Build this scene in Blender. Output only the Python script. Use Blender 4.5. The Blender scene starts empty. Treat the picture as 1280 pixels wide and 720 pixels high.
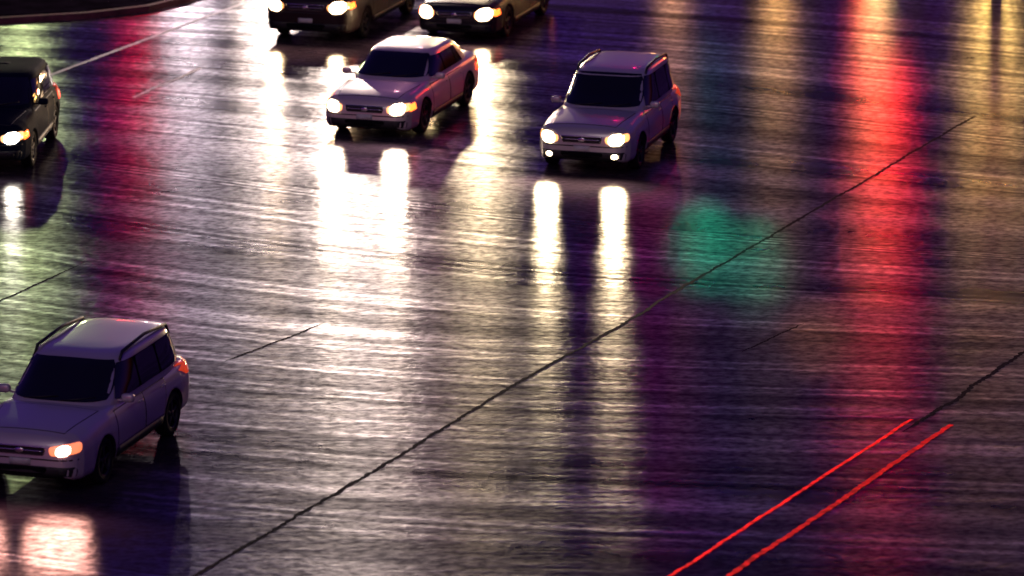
import bpy, bmesh, math, random
from math import sin, cos, radians, pi
from mathutils import Vector, Matrix
from mathutils.bvhtree import BVHTree
import numpy as np
random.seed(4)
scene = bpy.context.scene
COL = scene.collection
LANE = radians(23.7)

# ---------------------------------------------------------------- materials
def new_mat(name):
    m = bpy.data.materials.new(name); m.use_nodes = True
    nt = m.node_tree
    return m, nt, nt.nodes["Principled BSDF"]

def simple(name, col, rough=0.5, metal=0.0, coat=0.0, emis=None, es=0.0, var=0.15, vscale=6.0, spec=.5):
    m, nt, b = new_mat(name)
    b.inputs["Metallic"].default_value = metal
    b.inputs["Coat Weight"].default_value = coat
    b.inputs["Coat Roughness"].default_value = 0.08
    b.inputs["Specular IOR Level"].default_value = spec
    tc = nt.nodes.new("ShaderNodeTexCoord")
    n = nt.nodes.new("ShaderNodeTexNoise"); n.inputs["Scale"].default_value = vscale; n.inputs["Detail"].default_value = 5
    nt.links.new(tc.outputs["Object"], n.inputs["Vector"])
    r = nt.nodes.new("ShaderNodeValToRGB")
    r.color_ramp.elements[0].position = 0.3; r.color_ramp.elements[1].position = 0.7
    r.color_ramp.elements[0].color = (*[c*(1-var) for c in col], 1)
    r.color_ramp.elements[1].color = (*[min(1, c*(1+var)) for c in col], 1)
    nt.links.new(n.outputs["Fac"], r.inputs["Fac"])
    nt.links.new(r.outputs["Color"], b.inputs["Base Color"])
    mr = nt.nodes.new("ShaderNodeMapRange")
    mr.inputs["To Min"].default_value = max(0.02, rough*0.8); mr.inputs["To Max"].default_value = min(1, rough*1.25)
    nt.links.new(n.outputs["Fac"], mr.inputs["Value"])
    nt.links.new(mr.outputs["Result"], b.inputs["Roughness"])
    if emis:
        b.inputs["Emission Color"].default_value = (*emis, 1)
        b.inputs["Emission Strength"].default_value = es
    return m

M_glass = simple("dark_car_glass", (0.006, 0.007, 0.009), 0.06, 0, 0, var=0.1)
M_tyre = simple("tyre_rubber", (0.006, 0.006, 0.006), 0.85, spec=.15)
M_rim = simple("alloy_rim", (0.03, 0.03, 0.033), 0.5, 0.9)
M_black = simple("black_plastic", (0.009, 0.009, 0.010), 0.5, spec=.3)
M_pillar = simple("matt_black_pillar", (0.004, 0.004, 0.005), 0.9, spec=.02)
M_chrome = simple("chrome_trim", (0.5, 0.5, 0.52), 0.2, 1.0)
M_plate = simple("number_plate_white", (0.35, 0.35, 0.33), 0.4)
M_tail = simple("tail_lamp_red", (0.18, 0.006, 0.004), 0.2, 0, 0.5, emis=(1, 0.08, 0.025), es=.5)
M_amber = simple("amber_marker", (0.5, 0.15, 0.01), 0.2, 0, 0.5, emis=(1, 0.13, 0.015), es=6)
M_redm = simple("red_marker", (0.5, 0.02, 0.01), 0.2, 0, 0.5, emis=(1, 0.05, 0.015), es=4)
M_pole = simple("galvanised_steel", (0.25, 0.26, 0.27), 0.45, 0.8)
M_pave = simple("pavement_concrete", (0.006, 0.004, 0.008), 0.9, vscale=2.0, var=0.5, spec=.0)
M_kerb = simple("kerb_stone", (0.09, 0.03, 0.04), 0.7, vscale=4.0, var=0.35, spec=.1)

def paint(name, col, rough=0.3, metal=.35, coat=.6, spec=.5):
    return simple(name, col, rough, metal, coat, var=0.04, vscale=1.5, spec=spec)

def headmat(name, col, s):
    return simple(name, (0.6, 0.6, 0.6), 0.1, 0, 1.0, emis=col, es=s)

# ---------------------------------------------------------------- mesh helpers
def obj_from(name, verts, faces, mats, fm=None, smooth=True, parent=None):
    me = bpy.data.meshes.new(name)
    me.from_pydata([tuple(v) for v in verts], [], faces)
    for m in mats: me.materials.append(m)
    if fm:
        for p, i in zip(me.polygons, fm): p.material_index = i
    for p in me.polygons: p.use_smooth = smooth
    bm = bmesh.new(); bm.from_mesh(me); bmesh.ops.recalc_face_normals(bm, faces=bm.faces); bm.to_mesh(me); bm.free()
    me.update()
    o = bpy.data.objects.new(name, me); COL.objects.link(o)
    if parent: o.parent = parent
    return o

def empty(name, loc=(0, 0, 0), rot=0, parent=None):
    e = bpy.data.objects.new(name, None); COL.objects.link(e)
    e.empty_display_size = 0.3
    e.location = loc; e.rotation_euler = (0, 0, rot)
    if parent: e.parent = parent
    return e

def box_bm(bm, c, s, bev=0.0, rot=None):
    r = bmesh.ops.create_cube(bm, size=1.0)
    vs = r["verts"]
    for v in vs:
        v.co = Vector((v.co.x*s[0], v.co.y*s[1], v.co.z*s[2]))
    if bev:
        es = list({e for v in vs for e in v.link_edges})
        rr = bmesh.ops.bevel(bm, geom=es, offset=bev, segments=2, affect='EDGES', profile=0.5)
        vs = list({v for f in rr["faces"] for v in f.verts} | {v for v in vs if v.is_valid})
    for v in vs:
        if rot is not None: v.co = rot @ v.co
        v.co += Vector(c)
    return vs

def bm_obj(name, bm, mats, parent=None, smooth=True):
    me = bpy.data.meshes.new(name); bm.to_mesh(me); bm.free()
    for m in mats: me.materials.append(m)
    for p in me.polygons: p.use_smooth = smooth
    o = bpy.data.objects.new(name, me); COL.objects.link(o)
    if parent: o.parent = parent
    return o

def tube(name, pts, radii, mat, parent=None, n=10):
    verts, faces = [], []
    pts = [Vector(p) for p in pts]
    for i, p in enumerate(pts):
        d = (pts[min(i+1, len(pts)-1)] - pts[max(i-1, 0)]).normalized()
        a = Vector((0, 0, 1)) if abs(d.z) < 0.9 else Vector((1, 0, 0))
        u = d.cross(a).normalized(); w = d.cross(u)
        for k in range(n):
            t = 2*pi*k/n
            verts.append(p + (u*cos(t) + w*sin(t))*radii[i])
    for i in range(len(pts)-1):
        for k in range(n):
            faces.append((i*n+k, i*n+(k+1) % n, (i+1)*n+(k+1) % n, (i+1)*n+k))
    faces.append(tuple(range(n))); faces.append(tuple((len(pts)-1)*n+k for k in range(n)))
    return obj_from(name, verts, faces, [mat], parent=parent)

def lathe(profile, n=36):
    V, F = [], []
    for (x, r) in profile:
        for k in range(n):
            t = 2*pi*k/n
            V.append((x, r*cos(t), r*sin(t)))
    m = len(profile)
    for i in range(m-1):
        for k in range(n):
            F.append((i*n+k, i*n+(k+1) % n, (i+1)*n+(k+1) % n, (i+1)*n+k))
    return V, F
R = 0.34
V, F = lathe([(-.10, .23), (-.11, .30), (-.095, .33), (-.06, R), (.06, R), (.095, .33), (.11, .30), (.105, .235), (.09, .225), (-.10, .225), (-.10, .23)])
_t = obj_from("tyre_master", V, F, [M_tyre]); TYRE = _t.data; bpy.data.objects.remove(_t)
V, F = lathe([(.10, .232), (.105, .215), (.08, .205), (.02, .20), (-.09, .224), (.09, .226), (.10, .232)])
bm = bmesh.new()
bv = [bm.verts.new(v) for v in V]
for f in F: bm.faces.new([bv[i] for i in f])
for k in range(5):
    rot = Matrix.Rotation(2*pi*k/5, 3, 'X')
    off = rot @ Vector((0.075, 0, 0.115))
    box_bm(bm, off, (.03, .055, .19), .008, rot=rot)
hv = box_bm(bm, (0.075, 0, 0), (.05, .10, .10), .02)
_r = bm_obj("rim_master", bm, [M_rim]); RIM = _r.data; bpy.data.objects.remove(_r)
V, F = lathe([(.02, .0001), (.02, .21), (-.02, .21), (-.02, .0001)])
_r = obj_from("brake_master", V, F, [M_black]); BRAKE = _r.data; bpy.data.objects.remove(_r)

# ---------------------------------------------------------------- car builder
def build_car(label, category, loc, yaw, kind="suv", L=4.4, W=1.8, H=1.66, paintmat=None, hl_col=(1, .82, .6),
              hl_es=20, hl_w=60, rails=True, fog=False, amber=False, group="cars on the wet junction",
              hl_rad=0.12, bulb=1.0, beam=176, beam_dir=(0, -1, -.03), rear_amber=False):
    root = empty("car", loc, -yaw)
    root["label"] = label; root["category"] = category; root["group"] = group
    hL = L/2; hw = W/2
    wb = L*0.295
    if kind == "suv":   belt, cowl = 1.00, -hL+1.20
    elif kind == "pickup": belt, cowl = 1.12, -hL+1.30
    else:               belt, cowl = 0.92, -hL+1.25
    cl = 0.26 if kind != "sedan" else 0.20
    key_y = [-hL, -hL+.03, -hL+.09, -hL+.22, -hL+.5, cowl, cowl+.6, hL-.6, hL-.22, hL-.08, hL-.03, hL]
    key_w = [hw*.66, hw*.78, hw*.875, hw*.95, hw*.99, hw, hw, hw*.99, hw*.96, hw*.91, hw*.84, hw*.76]
    if kind == "sedan":
        key_t = [belt-.30, belt-.24, belt-.17, belt-.11, belt-.06, belt, belt+.01, belt+.06, belt+.05, belt+.0, belt-.06, belt-.14]
    else:
        key_t = [belt-.27, belt-.20, belt-.13, belt-.08, belt-.04, belt+.02, belt+.02, belt+.03, belt+.02, belt, belt-.03, belt-.08]
    key_b = [cl+.12, cl+.06, cl+.02, cl, cl, cl, cl, cl, cl+.02, cl+.06, cl+.10, cl+.14]
    ys = sorted(set(list(np.round(np.arange(-hL+.12, hL-.1, .045), 4)) + [round(k, 4) for k in key_y] + [-hL+.06, -hL+.015, hL-.05, hL-.015]))
    ts = np.linspace(0, 1, 15)
    prof_t = [0, .04, .15, .40, .62, .75, .86, .94, 1.0]
    prof_x = [.93, .965, .985, 1.0, .995, .975, .945, .905, .82]
    verts, faces, fm = [], [], []
    arch = R+.055
    for y in ys:
        w = float(np.interp(y, key_y, key_w)); zt = float(np.interp(y, key_y, key_t)); zb0 = float(np.interp(y, key_y, key_b))
        zb = zb0; flare = 0
        for yw in (-wb, wb):
            d = abs(y-yw)
            if d < arch: zb = max(zb, R + math.sqrt(arch**2-d**2) - .01)
            if d < arch+.18: flare = max(flare, .022*(1-max(0, d-arch*.6)/(arch*.4+.18)))
        zb = min(zb, zt-.12)
        half = [(0.0, zb), (w*.5, zb)]
        for t in ts:
            z = zb + (zt-zb)*t
            tt = (z-zb0)/(zt-zb0)
            x = w*float(np.interp(tt, prof_t, prof_x)) + flare*max(0, 1-tt)*1.0
            half.append((x, z))
        half += [(w*.66, zt+.018), (w*.45, zt+.03), (w*.2, zt+.036), (0, zt+.038)]
        ring = [(x, z) for x, z in half] + [(-x, z) for x, z in reversed(half[1:-1])]
        n = len(ring)
        for x, z in ring:
            yy = y
            if y < -hL+.5: yy = y - .07*(1-(x/hw)**2)*(1-(y+hL)/.5)
            verts.append((x, yy, z))
    for i in range(len(ys)-1):
        for k in range(n):
            k2 = (k+1) % n
            faces.append((i*n+k, i*n+k2, (i+1)*n+k2, (i+1)*n+k))
            bottom = k < 2 or k >= n-2
            fm.append(1 if bottom else 0)
    faces.append(tuple(range(n))); fm.append(0)
    faces.append(tuple((len(ys)-1)*n+k for k in range(n))); fm.append(0)
    if kind == "suv":
        rings = [(belt-.05, cowl-.10, hL-.05, hw*.92), (belt+.10, cowl+.12, hL-.10, hw*.905), (belt+.30, cowl+.43, hL-.18, hw*.855),
                 (H-.13, cowl+.70, hL-.28, hw*.80), (H-.07, cowl+.82, hL-.34, hw*.775), (H-.035, cowl+.95, hL-.42, hw*.73),
                 (H-.012, cowl+1.12, hL-.55, hw*.62), (H, cowl+1.4, hL-.85, hw*.36), (H+.004, cowl+1.8, hL-1.3, hw*.05)]
    elif kind == "pickup":
        rr = hL-1.75
        rings = [(belt-.05, cowl-.05, rr, hw*.88), (belt+.15, cowl+.18, rr-.03, hw*.86), (belt+.40, cowl+.48, rr-.08, hw*.80),
                 (H-.12, cowl+.68, rr-.14, hw*.76), (H-.05, cowl+.80, rr-.20, hw*.71), (H-.015, cowl+.95, rr-.3, hw*.58), (H, cowl+1.2, rr-.6, hw*.2)]
    else:
        rings = [(belt-.05, cowl-.12, hL-.30, hw*.90), (belt+.08, cowl+.16, hL-.42, hw*.875), (belt+.26, cowl+.52, hL-.64, hw*.81),
                 (H-.13, cowl+.80, hL-.88, hw*.745), (H-.07, cowl+.95, hL-1.02, hw*.71), (H-.035, cowl+1.10, hL-1.16, hw*.65),
                 (H-.012, cowl+1.28, hL-1.34, hw*.52), (H, cowl+1.5, hL-1.6, hw*.28), (H+.003, cowl+1.7, hL-1.8, hw*.05)]
    NP = 64; base = len(verts); e = 4.8
    fine = []
    for a, b in zip(rings[:-1], rings[1:]):
        for s in (0, .34, .67): fine.append(tuple(a[j]+(b[j]-a[j])*s for j in range(4)))
    fine.append(rings[-1])
    for (z, yf, yr, w) in fine:
        cy = (yf+yr)/2; ry = (yr-yf)/2
        for k in range(NP):
            t = 2*pi*k/NP
            c, s_ = cos(t), sin(t)
            rr_ = (abs(c)**e + abs(s_)**e)**(-1/e)
            verts.append((w*c*rr_, cy+ry*s_*rr_, z))
    for i in range(len(fine)-1):
        for k in range(NP):
            k2 = (k+1) % NP
            faces.append((base+i*NP+k, base+i*NP+k2, base+(i+1)*NP+k2, base+(i+1)*NP+k)); fm.append(0)
    faces.append(tuple(base+(len(fine)-1)*NP+k for k in range(NP))); fm.append(0)
    body = obj_from("body", verts, faces, [paintmat, M_black], fm, True, root)
    bvh = BVHTree.FromPolygons([Vector(v) for v in verts], faces)

    def patch(name, side, corners, mat, off=.008, nu=10, nv=6, border=None, bmat=None, parent=root, pw=0.0, skirt=True):
        c00, c10, c11, c01 = [Vector(c) for c in corners]
        us = [i/nu for i in range(nu+1)]; vs_ = [j/nv for j in range(nv+1)]
        if border:
            lu = max((c10-c00).length, 0.01); lv = max((c01-c00).length, .01)
            us = sorted(set([0, border/lu, 1-border/lu, 1] + us[1:-1])); vs_ = sorted(set([0, border/lv, 1-border/lv, 1] + vs_[1:-1]))
        P, Nn = [], []
        for v in vs_:
            for u in us:
                q = (c00*(1-u)+c10*u)*(1-v) + (c01*(1-u)+c11*u)*v
                if pw:
                    cc = (c00+c10+c11+c01)/4
                    uu, vv = 2*u-1, 2*v-1
                    k = 1 - pw*(abs(uu)**3)*(abs(vv)**3)
                    q = cc + (q-cc)*k
                if side == 'front': o_, d = Vector((q.x, -6, q.y)), Vector((0, 1, 0))
                elif side == 'rear': o_, d = Vector((q.x, 6, q.y)), Vector((0, -1, 0))
                elif side == 'right': o_, d = Vector((6, q.x, q.y)), Vector((-1, 0, 0))
                elif side == 'left': o_, d = Vector((-6, q.x, q.y)), Vector((1, 0, 0))
                else: o_, d = Vector((q.x, q.y, 6)), Vector((0, 0, -1))
                h = bvh.ray_cast(o_, d)
                if h[0] is None:
                    h = bvh.find_nearest(Vector(o_)+d*(6-hL if side in('front','rear') else 6-hw))
                p, nn = h[0], h[1]
                if nn.dot(d) > 0: nn = -nn
                P.append(p+nn*off); Nn.append(nn)
        a, b = len(us), len(vs_)
        Vv = list(P)
        if skirt: Vv += [p-nn*(off+.02) for p, nn in zip(P, Nn)]
        Ff, mm = [], []
        for j in range(b-1):
            for i in range(a-1):
                Ff.append((j*a+i, j*a+i+1, (j+1)*a+i+1, (j+1)*a+i))
                mm.append(1 if border and (i in (0, a-2) or j in (0, b-2)) else 0)
        N0 = a*b
        if skirt:
            rim = [(i) for i in range(a)] + [j*a+a-1 for j in range(1, b)] + [(b-1)*a+i for i in range(a-2, -1, -1)] + [j*a for j in range(b-2, 0, -1)]
            for i in range(len(rim)):
                p, q = rim[i], rim[(i+1) % len(rim)]
                Ff.append((p, q, q+N0, p+N0)); mm.append(1 if border else 0)
        return obj_from(name, Vv, Ff, [mat, bmat or mat], mm, True, parent)

    wtop = .70 if kind == "suv" else .66
    patch("windshield", 'front', [(-hw*.82, belt+.075), (hw*.82, belt+.075), (hw*wtop, H-.085), (-hw*wtop, H-.085)], M_glass, .006, 16, 8, pw=.06, skirt=False)
    b0 = belt+.06
    if kind == "suv":
        panes = [(cowl+.42, cowl+1.28, cowl+.84, cowl+1.28), (cowl+1.34, cowl+2.10, cowl+1.34, cowl+2.06), (cowl+2.16, hL-.30, cowl+2.12, hL-.44)]
    elif kind == "pickup":
        panes = [(cowl+.40, cowl+1.15, cowl+.76, cowl+1.15), (cowl+1.23, hL-1.95, cowl+1.23, hL-2.0)]
    else:
        panes = [(cowl+.42, cowl+1.25, cowl+.88, cowl+1.25), (cowl+1.31, cowl+2.02, cowl+1.31, cowl+1.98), (cowl+2.07, cowl+2.42, cowl+2.03, cowl+2.16)]
    for sd in ('left', 'right'):
        patch("window_surround", sd, [(panes[0][0]+.06, b0-.005), (panes[-1][1]+.03, b0-.005), (panes[-1][3]+.03, H-.135), (panes[0][2]+.02, H-.135)], M_pillar, .006, 30, 8, skirt=False)
        for (f0, r0, f1, r1) in panes:
            patch("side_window", sd, [(f0, b0), (r0, b0), (r1, H-.14), (f1, H-.14)], M_glass, .010, 8, 5, pw=.05, skirt=False)
    patch("rear_window", 'rear', [(-hw*.72, belt+.12), (hw*.72, belt+.12), (hw*.60, H-.14), (-hw*.60, H-.14)], M_glass, .006, 12, 6, pw=.05, skirt=False)
    gz = belt-.30
    gr = patch("grille", 'front', [(-hw*.40, gz-.07), (hw*.40, gz-.07), (hw*.44, gz+.07), (-hw*.44, gz+.07)], M_black, .008, 14, 4, border=.012, bmat=M_chrome, pw=.05)
    patch("grille_bar", 'front', [(-hw*.38, gz-.008), (hw*.38, gz-.008), (hw*.38, gz+.008), (-hw*.38, gz+.008)], M_chrome, .016, 14, 1, parent=gr)
    h = bvh.ray_cast(Vector((0, -6, gz)), Vector((0, 1, 0)))
    bmm = bmesh.new()
    bmesh.ops.create_uvsphere(bmm, u_segments=20, v_segments=10, radius=1)
    for v in bmm.verts: v.co = Vector((v.co.x*.075, v.co.y*.014 + h[0].y-.02, v.co.z*.04+gz))
    bm_obj("emblem", bmm, [M_chrome], gr)
    patch("lower_bumper", 'front', [(-hw*.86, cl+.03), (hw*.86, cl+.03), (hw*.90, cl+.215), (-hw*.90, cl+.215)], M_black, .005, 24, 4, pw=.05)
    patch("air_intake", 'front', [(-hw*.40, cl+.10), (hw*.40, cl+.10), (hw*.46, cl+.20), (-hw*.46, cl+.20)], M_pillar, .010, 14, 3, pw=.08)
    patch("bumper_trim", 'front', [(-hw*.90, gz-.135), (hw*.90, gz-.135), (hw*.90, gz-.115), (-hw*.90, gz-.115)], M_black, .006, 20, 1)
    patch("number_plate", 'front', [(-.16, cl+.225), (.16, cl+.225), (.16, cl+.32), (-.16, cl+.32)], M_plate, .02, 4, 2)
    hm = headmat("headlight_glow", hl_col, hl_es)
    warm = (hl_col[0], hl_col[1]*.5, hl_col[2]*.25)
    M_house = simple("headlight_housing_flare", (0.3, 0.3, 0.32), .15, .6, .8, emis=warm, es=hl_es*.15)  # warm emission put on the housing to imitate headlight flare
    bs = bulb
    for sx in (-1, 1):
        cx = [hw*.50, hw*.93, hw*.91, hw*.48]
        hl = patch("headlight", 'front', [(sx*cx[0], gz-.07), (sx*cx[1], gz-.03), (sx*cx[2], gz+.13), (sx*cx[3], gz+.07)], M_house, .010, 10, 5, pw=.12)
        bx = hw*.70
        patch("headlight_bulb", 'front', [(sx*(bx-.085*bs), gz-.065*bs), (sx*(bx+.085*bs), gz+.02-.065*bs), (sx*(bx+.085*bs), gz+.03+.065*bs), (sx*(bx-.085*bs), gz+.0+.065*bs)], hm, .016, 8, 8, parent=hl, pw=.3)
        h = bvh.ray_cast(Vector((sx*bx, -6, gz)), Vector((0, 1, 0)))
        ld = bpy.data.lights.new("headlight_lamp", 'SPOT')
        ld.energy = hl_w; ld.color = hl_col; ld.spot_size = radians(beam); ld.spot_blend = 1.0; ld.shadow_soft_size = hl_rad
        lo = bpy.data.objects.new("headlight_lamp", ld); COL.objects.link(lo); lo.parent = hl
        lo.location = (sx*bx, h[0].y-.05-hl_rad*0.5, gz+.01)
        lo.rotation_euler = Vector(beam_dir).to_track_quat('-Z', 'Y').to_euler()
        sd = 'right' if sx > 0 else 'left'
        if amber:
            patch("side_marker", sd, [(-hL+.18, gz-.04), (-hL+.42, gz-.02), (-hL+.42, gz+.10), (-hL+.18, gz+.08)], M_amber, .014, 3, 3)
        if rear_amber:
            patch("side_marker", sd, [(hL-.46, gz+.02), (hL-.22, gz+.02), (hL-.22, gz+.16), (hL-.46, gz+.16)], M_redm, .014, 3, 3)
        fx = hw*.68
        patch("fog_light", 'front', [(sx*(fx-.06), cl+.09), (sx*(fx+.06), cl+.09), (sx*(fx+.06), cl+.18), (sx*(fx-.06), cl+.18)], (hm if fog else M_black), .014, 5, 4, pw=.3)
        patch("tail_light", 'rear', [(sx*hw*.70, belt-.22), (sx*hw*.95, belt-.20), (sx*hw*.93, belt+.0), (sx*hw*.70, belt-.02)], M_tail, .012, 6, 5)
        patch("tail_light", sd, [(hL-.30, belt-.20), (hL-.10, belt-.20), (hL-.12, belt-.02), (hL-.24, belt-.02)], M_tail, .012, 4, 4)
        drs = [(cowl+.22, cowl+1.31), (cowl+1.33, cowl+2.22)]
        for (d0, d1) in drs:
            e0 = max(d0, -wb+arch*0.9) if d0 < 0 else d0
            e1 = min(d1, wb-arch*1.0) if d1 > 0 else d1
            dr = patch("door", sd, [(e0, cl+.17), (e1, cl+.17), (d1, belt-.04), (d0, belt-.04)], paintmat, .004, 8, 6, border=.014, bmat=M_black)
            bmm = bmesh.new(); hh = bvh.ray_cast(Vector((sx*6, d1-.14, belt-.13)), Vector((-sx, 0, 0)))
            box_bm(bmm, hh[0]+Vector((sx*.022, 0, 0)), (.02, .15, .028), .007)
            bm_obj("door_handle", bmm, [paintmat], dr)
        patch("sill_trim", sd, [(-wb+arch+.03, cl+.01), (wb-arch-.03, cl+.01), (wb-arch-.03, cl+.155), (-wb+arch+.03, cl+.155)], M_black, .014, 16, 2)
        bmm = bmesh.new()
        bmesh.ops.create_uvsphere(bmm, u_segments=16, v_segments=10, radius=1)
        mx = sx*(hw*.985+.06); my = cowl+.50
        for v in bmm.verts:
            c = v.co
            v.co = Vector((math.copysign(abs(c.x)**.6, c.x)*.10+mx, math.copysign(abs(c.y)**.7, c.y)*.055+my, math.copysign(abs(c.z)**.6, c.z)*.065+belt+.09))
        box_bm(bmm, (sx*(hw*.93), my+.02, belt+.045), (.16, .05, .03), .006)
        bm_obj("wing_mirror", bmm, [paintmat if kind != "pickup" else M_black], root)
        if rails:
            xr = hw*.72
            y0, y1 = cowl+.95, hL-.46
            def rz(y):
                q = bvh.ray_cast(Vector((sx*xr, y, 5)), Vector((0, 0, -1)))[0]
                return q.z if q else H-.06
            pts = [(sx*xr, y0, rz(y0)-.01), (sx*xr, y0+.12, rz(y0+.12)+.06), (sx*xr, (y0+y1)/2, rz((y0+y1)/2)+.075), (sx*xr, y1-.12, rz(y1-.12)+.06), (sx*xr, y1, rz(y1)-.01)]
            tube("roof_rail", pts, [.022, .026, .026, .026, .022], M_black, root, 8)
    patch("hood", 'top', [(-hw*.66, -hL+.16), (hw*.66, -hL+.16), (hw*.80, cowl-.06), (-hw*.80, cowl-.06)], paintmat, .004, 14, 10, border=.012, bmat=M_black)
    for x0, x1 in ((-.50, .02), (.08, .58)):
        pts = []
        for t in (0, .5, 1):
            x = x0+(x1-x0)*t
            hh = bvh.ray_cast(Vector((x, -6, belt+.085+.05*t)), Vector((0, 1, 0)))
            pts.append(hh[0]+Vector((0, -.02, .005)))
        tube("wiper", pts, [.010, .010, .008], M_black, root, 6)
    if kind == "pickup":
        patch("load_bed", 'top', [(-hw*.75, hL-1.65), (hw*.75, hL-1.65), (hw*.75, hL-.12), (-hw*.75, hL-.12)], M_black, .01, 8, 8)
    for sx in (-1, 1):
        for yw in (-wb, wb):
            w = empty("wheel", (sx*(hw-.125), yw, R), 0, root)
            if sx < 0: w.rotation_euler = (0, 0, pi)
            for nm, me in (("tyre", TYRE), ("rim", RIM), ("brake_disc", BRAKE)):
                o = bpy.data.objects.new(nm, me); COL.objects.link(o); o.parent = w
    return root

P_silver = paint("silver_paint", (0.40, 0.345, 0.37), .34)
P_silver2 = paint("pale_silver_paint", (0.42, 0.38, 0.38), .32)
P_white = paint("pearl_white_paint", (0.54, 0.45, 0.41), .34)
P_dark = paint("dark_blue_paint", (0.002, 0.004, 0.014), .7, 0, 0, .03)
P_dark2 = paint("dark_maroon_paint", (0.012, 0.005, 0.006), .4, 0, .1, .2)
P_dark3 = paint("charcoal_paint", (0.006, 0.006, 0.010), .4, 0, .1, .2)
build_car("silver estate car with roof rails and amber headlights on wet asphalt", "car", (-6.36, 65.1, 0), radians(17), "suv", 4.6, 1.86, 1.64, P_silver,
          (1, .44, .34), 10, 260, hl_rad=.5, bulb=1.15)
build_car("silver off-road car with bright headlights and fog lights lit", "car", (1.93, 86.6, 0), radians(16), "suv", 4.35, 1.88, 1.70, P_silver2,
          (1, .76, .44), 16, 560, fog=True, bulb=1.6, hl_rad=.16)
build_car("pale silver saloon car with lit headlights crossing the wet junction", "car", (-2.18, 90.1, 0), radians(17), "sedan", 4.8, 1.88, 1.45, P_white,
          (1, .76, .54), 16, 460, rails=False, bulb=1.6, amber=True, rear_amber=True, hl_rad=.2)
build_car("dark blue off-road car with amber side markers and glowing headlight", "car", (-9.98, 86.7, 0), radians(4), "suv", 4.3, 1.88, 1.58, P_dark,
          (1, .9, .75), 14, 60, amber=True, bulb=1.6, rear_amber=True, rails=False)
build_car("large dark maroon pickup truck with wide-set headlights on wet asphalt", "pickup truck", (-3.71, 100.5, 0), radians(17), "pickup", 5.3, 2.05, 1.80, P_dark2,
          (1, .68, .38), 16, 380, rails=False, bulb=1.9, amber=True, rear_amber=True)
build_car("charcoal saloon car with lit headlights waiting behind a pale saloon", "car", (-.55, 100.5, 0), radians(17), "sedan", 4.8, 1.88, 1.46, P_dark3,
          (1, .68, .36), 16, 420, rails=False, bulb=1.9, amber=True, rear_amber=True)

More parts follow.
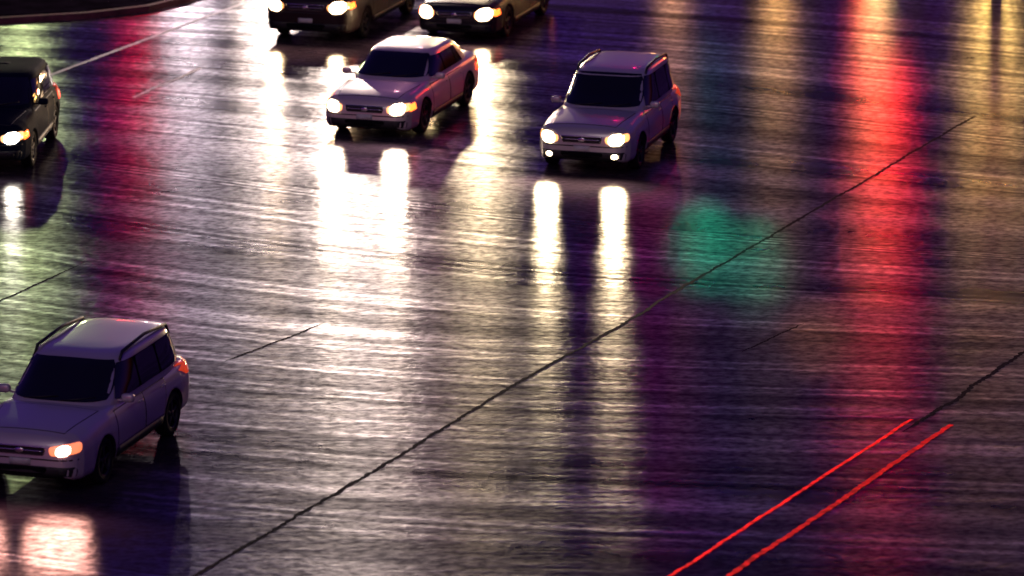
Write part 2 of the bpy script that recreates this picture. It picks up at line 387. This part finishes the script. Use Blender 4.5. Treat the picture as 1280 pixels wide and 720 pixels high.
# ---------------------------------------------------------------- road
def road_material():
    m = bpy.data.materials.new("wet_asphalt"); m.use_nodes = True
    nt = m.node_tree; N = nt.nodes; Lk = nt.links
    N.remove(N["Principled BSDF"]); out = N["Material Output"]
    def node(t, **kw):
        n = N.new(t)
        for k, v in kw.items(): setattr(n, k, v)
        return n
    def math_(op, a, b=None, c=None):
        n = node("ShaderNodeMath", operation=op)
        for i, v in enumerate((a, b, c)):
            if v is None: continue
            if isinstance(v, (int, float)): n.inputs[i].default_value = v
            else: Lk.new(v, n.inputs[i])
        return n.outputs[0]
    def rng(v, a, b, c, d):
        n = node("ShaderNodeMapRange"); Lk.new(v, n.inputs["Value"])
        for k, x in zip(("From Min", "From Max", "To Min", "To Max"), (a, b, c, d)): n.inputs[k].default_value = x
        return n.outputs["Result"]
    def mapping(src, sc, rot=0, loc=(0, 0, 0)):
        n = node("ShaderNodeMapping"); n.inputs["Scale"].default_value = sc; n.inputs["Rotation"].default_value = (0, 0, rot); n.inputs["Location"].default_value = loc
        Lk.new(src, n.inputs["Vector"]); return n.outputs["Vector"]
    def noise(src, s, d, r=.5):
        n = node("ShaderNodeTexNoise"); n.inputs["Scale"].default_value = s; n.inputs["Detail"].default_value = d; n.inputs["Roughness"].default_value = r
        Lk.new(src, n.inputs["Vector"]); return n.outputs["Fac"], n.outputs["Color"]
    tc = node("ShaderNodeTexCoord").outputs["Object"]
    lane = mapping(tc, (1, 1, 1), LANE)
    _, wc = noise(lane, .035, 0)
    sub = node("ShaderNodeVectorMath", operation='SUBTRACT'); sub.inputs[1].default_value = (.5, .5, .5); Lk.new(wc, sub.inputs[0])
    scl = node("ShaderNodeVectorMath", operation='MULTIPLY'); scl.inputs[1].default_value = (0, 9, 0); Lk.new(sub.outputs[0], scl.inputs[0])
    add = node("ShaderNodeVectorMath", operation='ADD'); Lk.new(lane, add.inputs[0]); Lk.new(scl.outputs[0], add.inputs[1])
    warped = add.outputs[0]
    tr, _ = noise(mapping(warped, (.025, 1, 1)), .6, 1.0)
    pt, _ = noise(lane, .6, 6)
    tk, _ = noise(mapping(warped, (.012, 1, 1), 0, (3.1, 7.7, 0)), .5, 0)
    def ridge(v, c, w):
        return rng(math_('ABSOLUTE', math_('SUBTRACT', v, c)), 0, w, 1, 0)
    light = math_('MAXIMUM', ridge(tk, .50, .020), math_('MAXIMUM', ridge(tk, .58, .018), ridge(tk, .42, .018)))
    dark = math_('MAXIMUM', ridge(tk, .540, .030), math_('MAXIMUM', ridge(tk, .625, .030), ridge(tk, .375, .030)))
    brk, _ = noise(mapping(lane, (.5, 1.5, 1)), 1.2, 3)
    light = math_('MULTIPLY', light, rng(brk, .35, .6, .35, 1)); dark = math_('MULTIPLY', dark, rng(brk, .35, .6, .6, 1))
    gr, _ = noise(mapping(tc, (.75, 1, 1), radians(8)), 7.5, 2, .6)
    g4, _ = noise(mapping(tc, (.14, 1, 1), radians(13)), 4.0, 2, .5)
    mixf = math_('MULTIPLY_ADD', tr, .65, math_('MULTIPLY', pt, .35))
    cr = node("ShaderNodeValToRGB")
    cr.color_ramp.elements[0].position = .35; cr.color_ramp.elements[0].color = (.012, .008, .017, 1)
    cr.color_ramp.elements[1].position = .65; cr.color_ramp.elements[1].color = (.034, .024, .042, 1)
    Lk.new(mixf, cr.inputs["Fac"])
    gc = math_('MULTIPLY', rng(mixf, .37, .60, .42, 1.0), math_('MULTIPLY', rng(gr, .34, .66, .42, 1.35), rng(g4, .34, .66, .78, 1.12)))
    gc = math_('MULTIPLY', gc, math_('MULTIPLY', math_('MULTIPLY_ADD', light, 1.2, 1.0), math_('MULTIPLY_ADD', dark, -.6, 1.0)))
    def bump(h, d, nrm=None):
        n = node("ShaderNodeBump"); n.inputs["Strength"].default_value = 1; n.inputs["Distance"].default_value = d
        Lk.new(h, n.inputs["Height"])
        if nrm: Lk.new(nrm, n.inputs["Normal"])
        return n.outputs["Normal"]
    n1 = bump(tr, .008)
    n2 = bump(gr, .0055, n1)
    n3 = bump(g4, .009, n2)
    dif = node("ShaderNodeBsdfDiffuse"); Lk.new(cr.outputs["Color"], dif.inputs["Color"]); Lk.new(n3, dif.inputs["Normal"])
    # fine tining cut across the road: rougher along Y than along X
    gl = node("ShaderNodeBsdfAnisotropic"); gl.distribution = 'BECKMANN'
    gl.inputs["Anisotropy"].default_value = .32
    tg = node("ShaderNodeCombineXYZ"); tg.inputs[0].default_value = 1.0
    Lk.new(tg.outputs[0], gl.inputs["Tangent"])
    Lk.new(rng(mixf, .38, .62, .27, .33), gl.inputs["Roughness"]); Lk.new(n3, gl.inputs["Normal"])
    Lk.new(gc, gl.inputs["Color"])
    fr = node("ShaderNodeFresnel"); fr.inputs["IOR"].default_value = 1.36; Lk.new(n1, fr.inputs["Normal"])
    mx = node("ShaderNodeMixShader"); Lk.new(fr.outputs[0], mx.inputs[0]); Lk.new(dif.outputs[0], mx.inputs[1]); Lk.new(gl.outputs[0], mx.inputs[2])
    Lk.new(mx.outputs[0], out.inputs["Surface"])
    return m
M_road = road_material()
M_ground = simple("dark_ground", (.03, .03, .032), .6, vscale=.3)
def sheet(name, x0, x1, y0, y1, z, mat):
    o = obj_from(name, [(x0, y0, z), (x1, y0, z), (x1, y1, z), (x0, y1, z)], [(0, 1, 2, 3)], [mat], smooth=False)
    o["kind"] = "structure"; return o
sheet("ground", -1500, 1500, -300, 3000, -.012, M_ground)
sheet("road", -90, 90, 10, 260, 0, M_road)

M_seam = simple("tar_seam", (.006, .005, .006), .8, vscale=30, var=.5, spec=.10)
M_line = simple("worn_white_paint", (.5, .45, .5), .6, vscale=5, var=.5)
def strip(name, p0, p1, w, mat, z=.004, wob=.25, n=120, kind="structure", taper=False):
    p0 = Vector((*p0, 0)); p1 = Vector((*p1, 0)); d = (p1-p0); t = d.normalized(); s = Vector((t.y, -t.x, 0))
    V, F = [], []
    drift = 0
    for i in range(n+1):
        c = p0 + d*i/n
        ww = w*(min(1, 6*(1-i/n)+.15)*min(1, 6*i/n+.15) if taper else 1)
        drift = drift*.95 + random.uniform(-1, 1)*w*wob*.3
        a = ww/2*(1+random.uniform(-wob, wob)); b_ = ww/2*(1+random.uniform(-wob, wob))
        V.append(c + s*(drift+a)+Vector((0, 0, z))); V.append(c + s*(drift-b_)+Vector((0, 0, z)))
    for i in range(n): F.append((2*i, 2*i+1, 2*i+3, 2*i+2))
    o = obj_from(name, V, F, [mat], smooth=False)
    if kind: o["kind"] = kind
    return o
strip("road_joint", (-6.9, 53.1), (9.3, 90.1), .065, M_seam, n=500, wob=.55)
strip("road_joint", (-10.3, 70.6), (-7.5, 77.2), .05, M_seam, taper=True, wob=.5)
strip("road_joint", (-4.6, 70.5), (-3.1, 73.0), .045, M_seam, taper=True, wob=.5)
strip("road_joint", (5.9, 66.3), (8.9, 72.4), .085, M_seam, taper=True, wob=.5)
strip("road_joint", (3.7, 71.1), (4.8, 73.0), .045, M_seam, taper=True, wob=.5)
strip("lane_line", (-9.85, 94.1), (-6.0, 103.4), .11, M_line, wob=.15)
strip("lane_line", (-7.8, 92.0), (-6.6, 95.2), .09, M_line, wob=.3)

arc = [(-40, 96.5), (-16, 99.2), (-12, 100.3), (-9.6, 101.1), (-8.3, 102.0), (-7.5, 103.2), (-6.5, 106), (-3.5, 113), (10, 145), (-40, 145)]
bm = bmesh.new()
vb = [bm.verts.new((x, y, 0)) for x, y in arc]; f = bm.faces.new(vb)
r = bmesh.ops.extrude_face_region(bm, geom=[f])
for g in r["geom"]:
    if isinstance(g, bmesh.types.BMVert): g.co.z = .13
o = bm_obj("pavement", bm, [M_pave], smooth=False); o["kind"] = "structure"
bm = bmesh.new(); prev = None
for i, (x, y) in enumerate(arc[:9]):
    a = Vector(arc[max(i-1, 0)]); c = Vector(arc[min(i+1, 8)]); t = (c-a).normalized(); s = Vector((t.y, -t.x))
    p = Vector((x, y))
    q = [p+s*.12, p-s*.03]
    cur = [bm.verts.new((q[0].x, q[0].y, 0)), bm.verts.new((q[0].x, q[0].y, .142)), bm.verts.new((q[1].x, q[1].y, .142))]
    if prev:
        bm.faces.new([prev[0], cur[0], cur[1], prev[1]]); bm.faces.new([prev[1], cur[1], cur[2], prev[2]])
    prev = cur
o = bm_obj("kerb", bm, [M_kerb], smooth=False); o["kind"] = "structure"

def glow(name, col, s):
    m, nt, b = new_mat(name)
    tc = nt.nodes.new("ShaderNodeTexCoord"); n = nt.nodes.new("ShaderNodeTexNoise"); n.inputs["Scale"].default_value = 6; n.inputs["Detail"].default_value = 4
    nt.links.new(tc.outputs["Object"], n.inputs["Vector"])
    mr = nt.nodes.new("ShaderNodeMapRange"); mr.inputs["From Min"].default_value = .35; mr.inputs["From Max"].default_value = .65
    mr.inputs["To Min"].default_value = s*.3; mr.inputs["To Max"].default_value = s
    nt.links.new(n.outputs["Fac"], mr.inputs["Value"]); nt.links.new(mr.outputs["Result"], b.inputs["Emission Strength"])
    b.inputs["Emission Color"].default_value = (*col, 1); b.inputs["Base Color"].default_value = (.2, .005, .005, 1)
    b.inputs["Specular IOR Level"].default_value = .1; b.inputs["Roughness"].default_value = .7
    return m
for (a, b_, w, s) in (((.0, 54.7), (6.08, 67.0), .06, 1.2), ((.6, 54.2), (6.67, 66.7), .085, .7)):  # taillight trails drawn as emissive strips; no lamp lies on the road
    o = strip("taillight_trail", a, b_, w, glow("red_trail_glow", (1, .012, .012), s), z=.010, wob=.3, n=200, kind=None)
    o["label"] = "red taillight trail drawn as a thin glowing strip on wet asphalt"; o["category"] = "taillight trail"; o["group"] = "pair of red taillight trails on the road"

# ---------------------------------------------------------------- lamps beyond the junction
def point(name, loc, col, e, rad, parent):
    ld = bpy.data.lights.new(name, 'POINT'); ld.energy = e; ld.color = col; ld.shadow_soft_size = rad
    o = bpy.data.objects.new(name, ld); COL.objects.link(o); o.location = loc; o.parent = parent; return o

def street_lamp(x, y, h, col, e, label="tall steel street lamp glowing over the wet road", rad=.22):  # also builds the added unseen lamp, under the same label
    r = empty("street_lamp", (x, y, 0)); r["label"] = label; r["category"] = "street lamp"; r["group"] = "street lamps and added unseen lamp beyond the junction"
    tube("pole", [(0, 1.6, 0), (0, 1.6, h*.6), (0, 1.5, h), (0, .9, h+.45), (0, .25, h+.42)], [.11, .085, .07, .055, .05], M_pole, r)
    bm = bmesh.new(); box_bm(bm, (0, 0, h+.42), (.32, .75, .14), .05); bm_obj("lamp_head", bm, [M_pole], r)
    bm = bmesh.new(); box_bm(bm, (0, 0, h+.33), (.24, .6, .05), .02); bm_obj("lamp_lens", bm, [headmat("lamp_glow", col, 10)], r, )
    point("street_lamp_bulb", (0, 0, h), col, e, rad, r)

def signal(x, y, h, lit, col, e, aim=None, cone=6, arm=2.6):  # also builds the added red, green and magenta sources, under the same label
    r = empty("traffic_signal", (x, y, 0)); r["label"] = "mast arm traffic signal showing %s above the far side" % lit; r["category"] = "traffic signal"; r["group"] = "traffic signals and added colour sources beyond the junction"
    tube("pole", [(arm, .3, 0), (arm, .3, h*.7), (arm-.1, .3, h+.3), (arm-.6, .3, h+.6), (0, .3, h+.65)], [.12, .1, .09, .07, .05], M_pole, r)
    bm = bmesh.new(); box_bm(bm, (0, .22, h), (.36, .22, 1.05), .03); bm_obj("signal_housing", bm, [M_black], r)
    for nm, dz in (("red", .33), ("amber", 0), ("green", -.33)):
        V, F = lathe([(0, .0001), (0.02, .09), (0, .12)], 20)
        V = [(b, .105-a, c+h+dz) for a, b, c in V]
        obj_from("signal_lens", V, F, [headmat("lens_"+nm, col, 20) if nm == lit else M_black], parent=r)
        vis = [(-.14, dz), (-.12, dz+.09), (0, dz+.15), (.12, dz+.09), (.14, dz)]
        V = [(a, .11, h+b) for a, b in vis]+[(a, -.12, h+b) for a, b in vis]
        obj_from("signal_visor", V, [(i, i+1, i+6, i+5) for i in range(4)], [M_black], parent=r)
    dz = {"red": .33, "amber": 0, "green": -.33}[lit]
    o = point("signal_bulb", (0, -.30, h+dz), col, e, .12, r)
    if aim:
        ld = bpy.data.lights.new("signal_bulb", 'SPOT'); ld.energy = e; ld.color = col; ld.shadow_soft_size = .12
        ld.spot_size = radians(cone); ld.spot_blend = 1.0
        o.data = ld
        o.rotation_euler = (Vector((aim[0], aim[1], 0))-Vector((x, y-.3, h+dz))).to_track_quat('-Z', 'Y').to_euler()

CR = (1, .0, .004)
signal(8.45, 101.5, 4.3, "red", CR, 430, arm=5.5)
signal(9.2, 116.5, 3.1, "red", CR, 240, arm=4)  # extra low red source, added to carry the red reflection farther back
signal(9.0, 107.5, 5.2, "red", CR, 230)
signal(4.8, 110.6, 7.0, "green", (.0, 1, .50), 300, aim=(3.4, 79.0), cone=3.4)
signal(6.0, 110.6, 7.0, "green", (.0, 1, .55), 300, aim=(4.2, 77.6), cone=3.2, arm=4)  # second green source, added to widen the green reflection
signal(7.5, 109.5, 9.5, "amber", (1, .36, .10), 260, aim=(5.0, 72.2), cone=2.4, arm=5)
street_lamp(-4.25, 113, 6.9, (1, .79, .68), 3000, rad=.2)
street_lamp(-3.15, 110, 5.6, (1, .79, .66), 1700, rad=.2)
street_lamp(-8.7, 120.5, 6.6, (.97, .78, .84), 850, rad=.25)
street_lamp(-6.6, 120.0, 6.4, (1, .79, .70), 1700, rad=.25)
street_lamp(-.79, 110, 4.6, (1, .76, .46), 1700)
street_lamp(-2.6, 114.4, 13, (1, .42, .55), 240)  # unseen lamp added to brighten the foreground road
street_lamp(9.75, 121.0, 1.9, (1, .74, .26), 480, rad=.3)
street_lamp(12.4, 116, 4.5, (1, .60, .15), 1000)
street_lamp(6.9, 117, 3.4, (1, .48, .13), 200)
street_lamp(4.2, 118, 3.4, (1, .44, .18), 100)
street_lamp(12.0, 112, 7.0, (1, .44, .10), 260)
street_lamp(-12.4, 111.9, 7.2, (.84, 1, .42), 1000)
signal(-9.4, 113, 6.2, "red", (1, .0, .02), 210)
signal(3.2, 108.7, 12, "red", (1, .005, .16), 90)  # added magenta source in a signal body, tints the road purple

# ---------------------------------------------------------------- world, camera
w = bpy.data.worlds.new("World"); scene.world = w; w.use_nodes = True
nt = w.node_tree; bg = nt.nodes["Background"]
sky = nt.nodes.new("ShaderNodeTexSky"); sky.sky_type = 'NISHITA'; sky.sun_disc = False
sky.sun_elevation = radians(1.0); sky.sun_rotation = radians(200)
mx = nt.nodes.new("ShaderNodeMix"); mx.data_type = 'RGBA'; mx.blend_type = 'MULTIPLY'; mx.inputs["Factor"].default_value = 1
mx.inputs["B"].default_value = (.60, .20, 2.5, 1)
nt.links.new(sky.outputs["Color"], mx.inputs["A"]); nt.links.new(mx.outputs["Result"], bg.inputs["Color"])
bg.inputs["Strength"].default_value = .085
sd = bpy.data.lights.new("dusk_sun", 'SUN'); sd.energy = .34; sd.angle = radians(25); sd.color = (1, .82, .78)
so = bpy.data.objects.new("dusk_sun", sd); COL.objects.link(so)
so.rotation_euler = Vector((.25, 1, -.75)).to_track_quat('-Z', 'Y').to_euler()

cd = bpy.data.cameras.new("Camera"); cam = bpy.data.objects.new("Camera", cd); COL.objects.link(cam)
cam.location = (0, 0, 18.4); cam.rotation_euler = (radians(76.3), 0, 0)
cd.lens = 160.3; cd.sensor_width = 36; cd.clip_end = 5000; cd.clip_start = .5
cd.dof.use_dof = True; cd.dof.focus_distance = 76; cd.dof.aperture_fstop = 1.1
scene.camera = cam
scene.view_settings.view_transform = 'Standard'; scene.view_settings.look = 'None'; scene.view_settings.exposure = 0
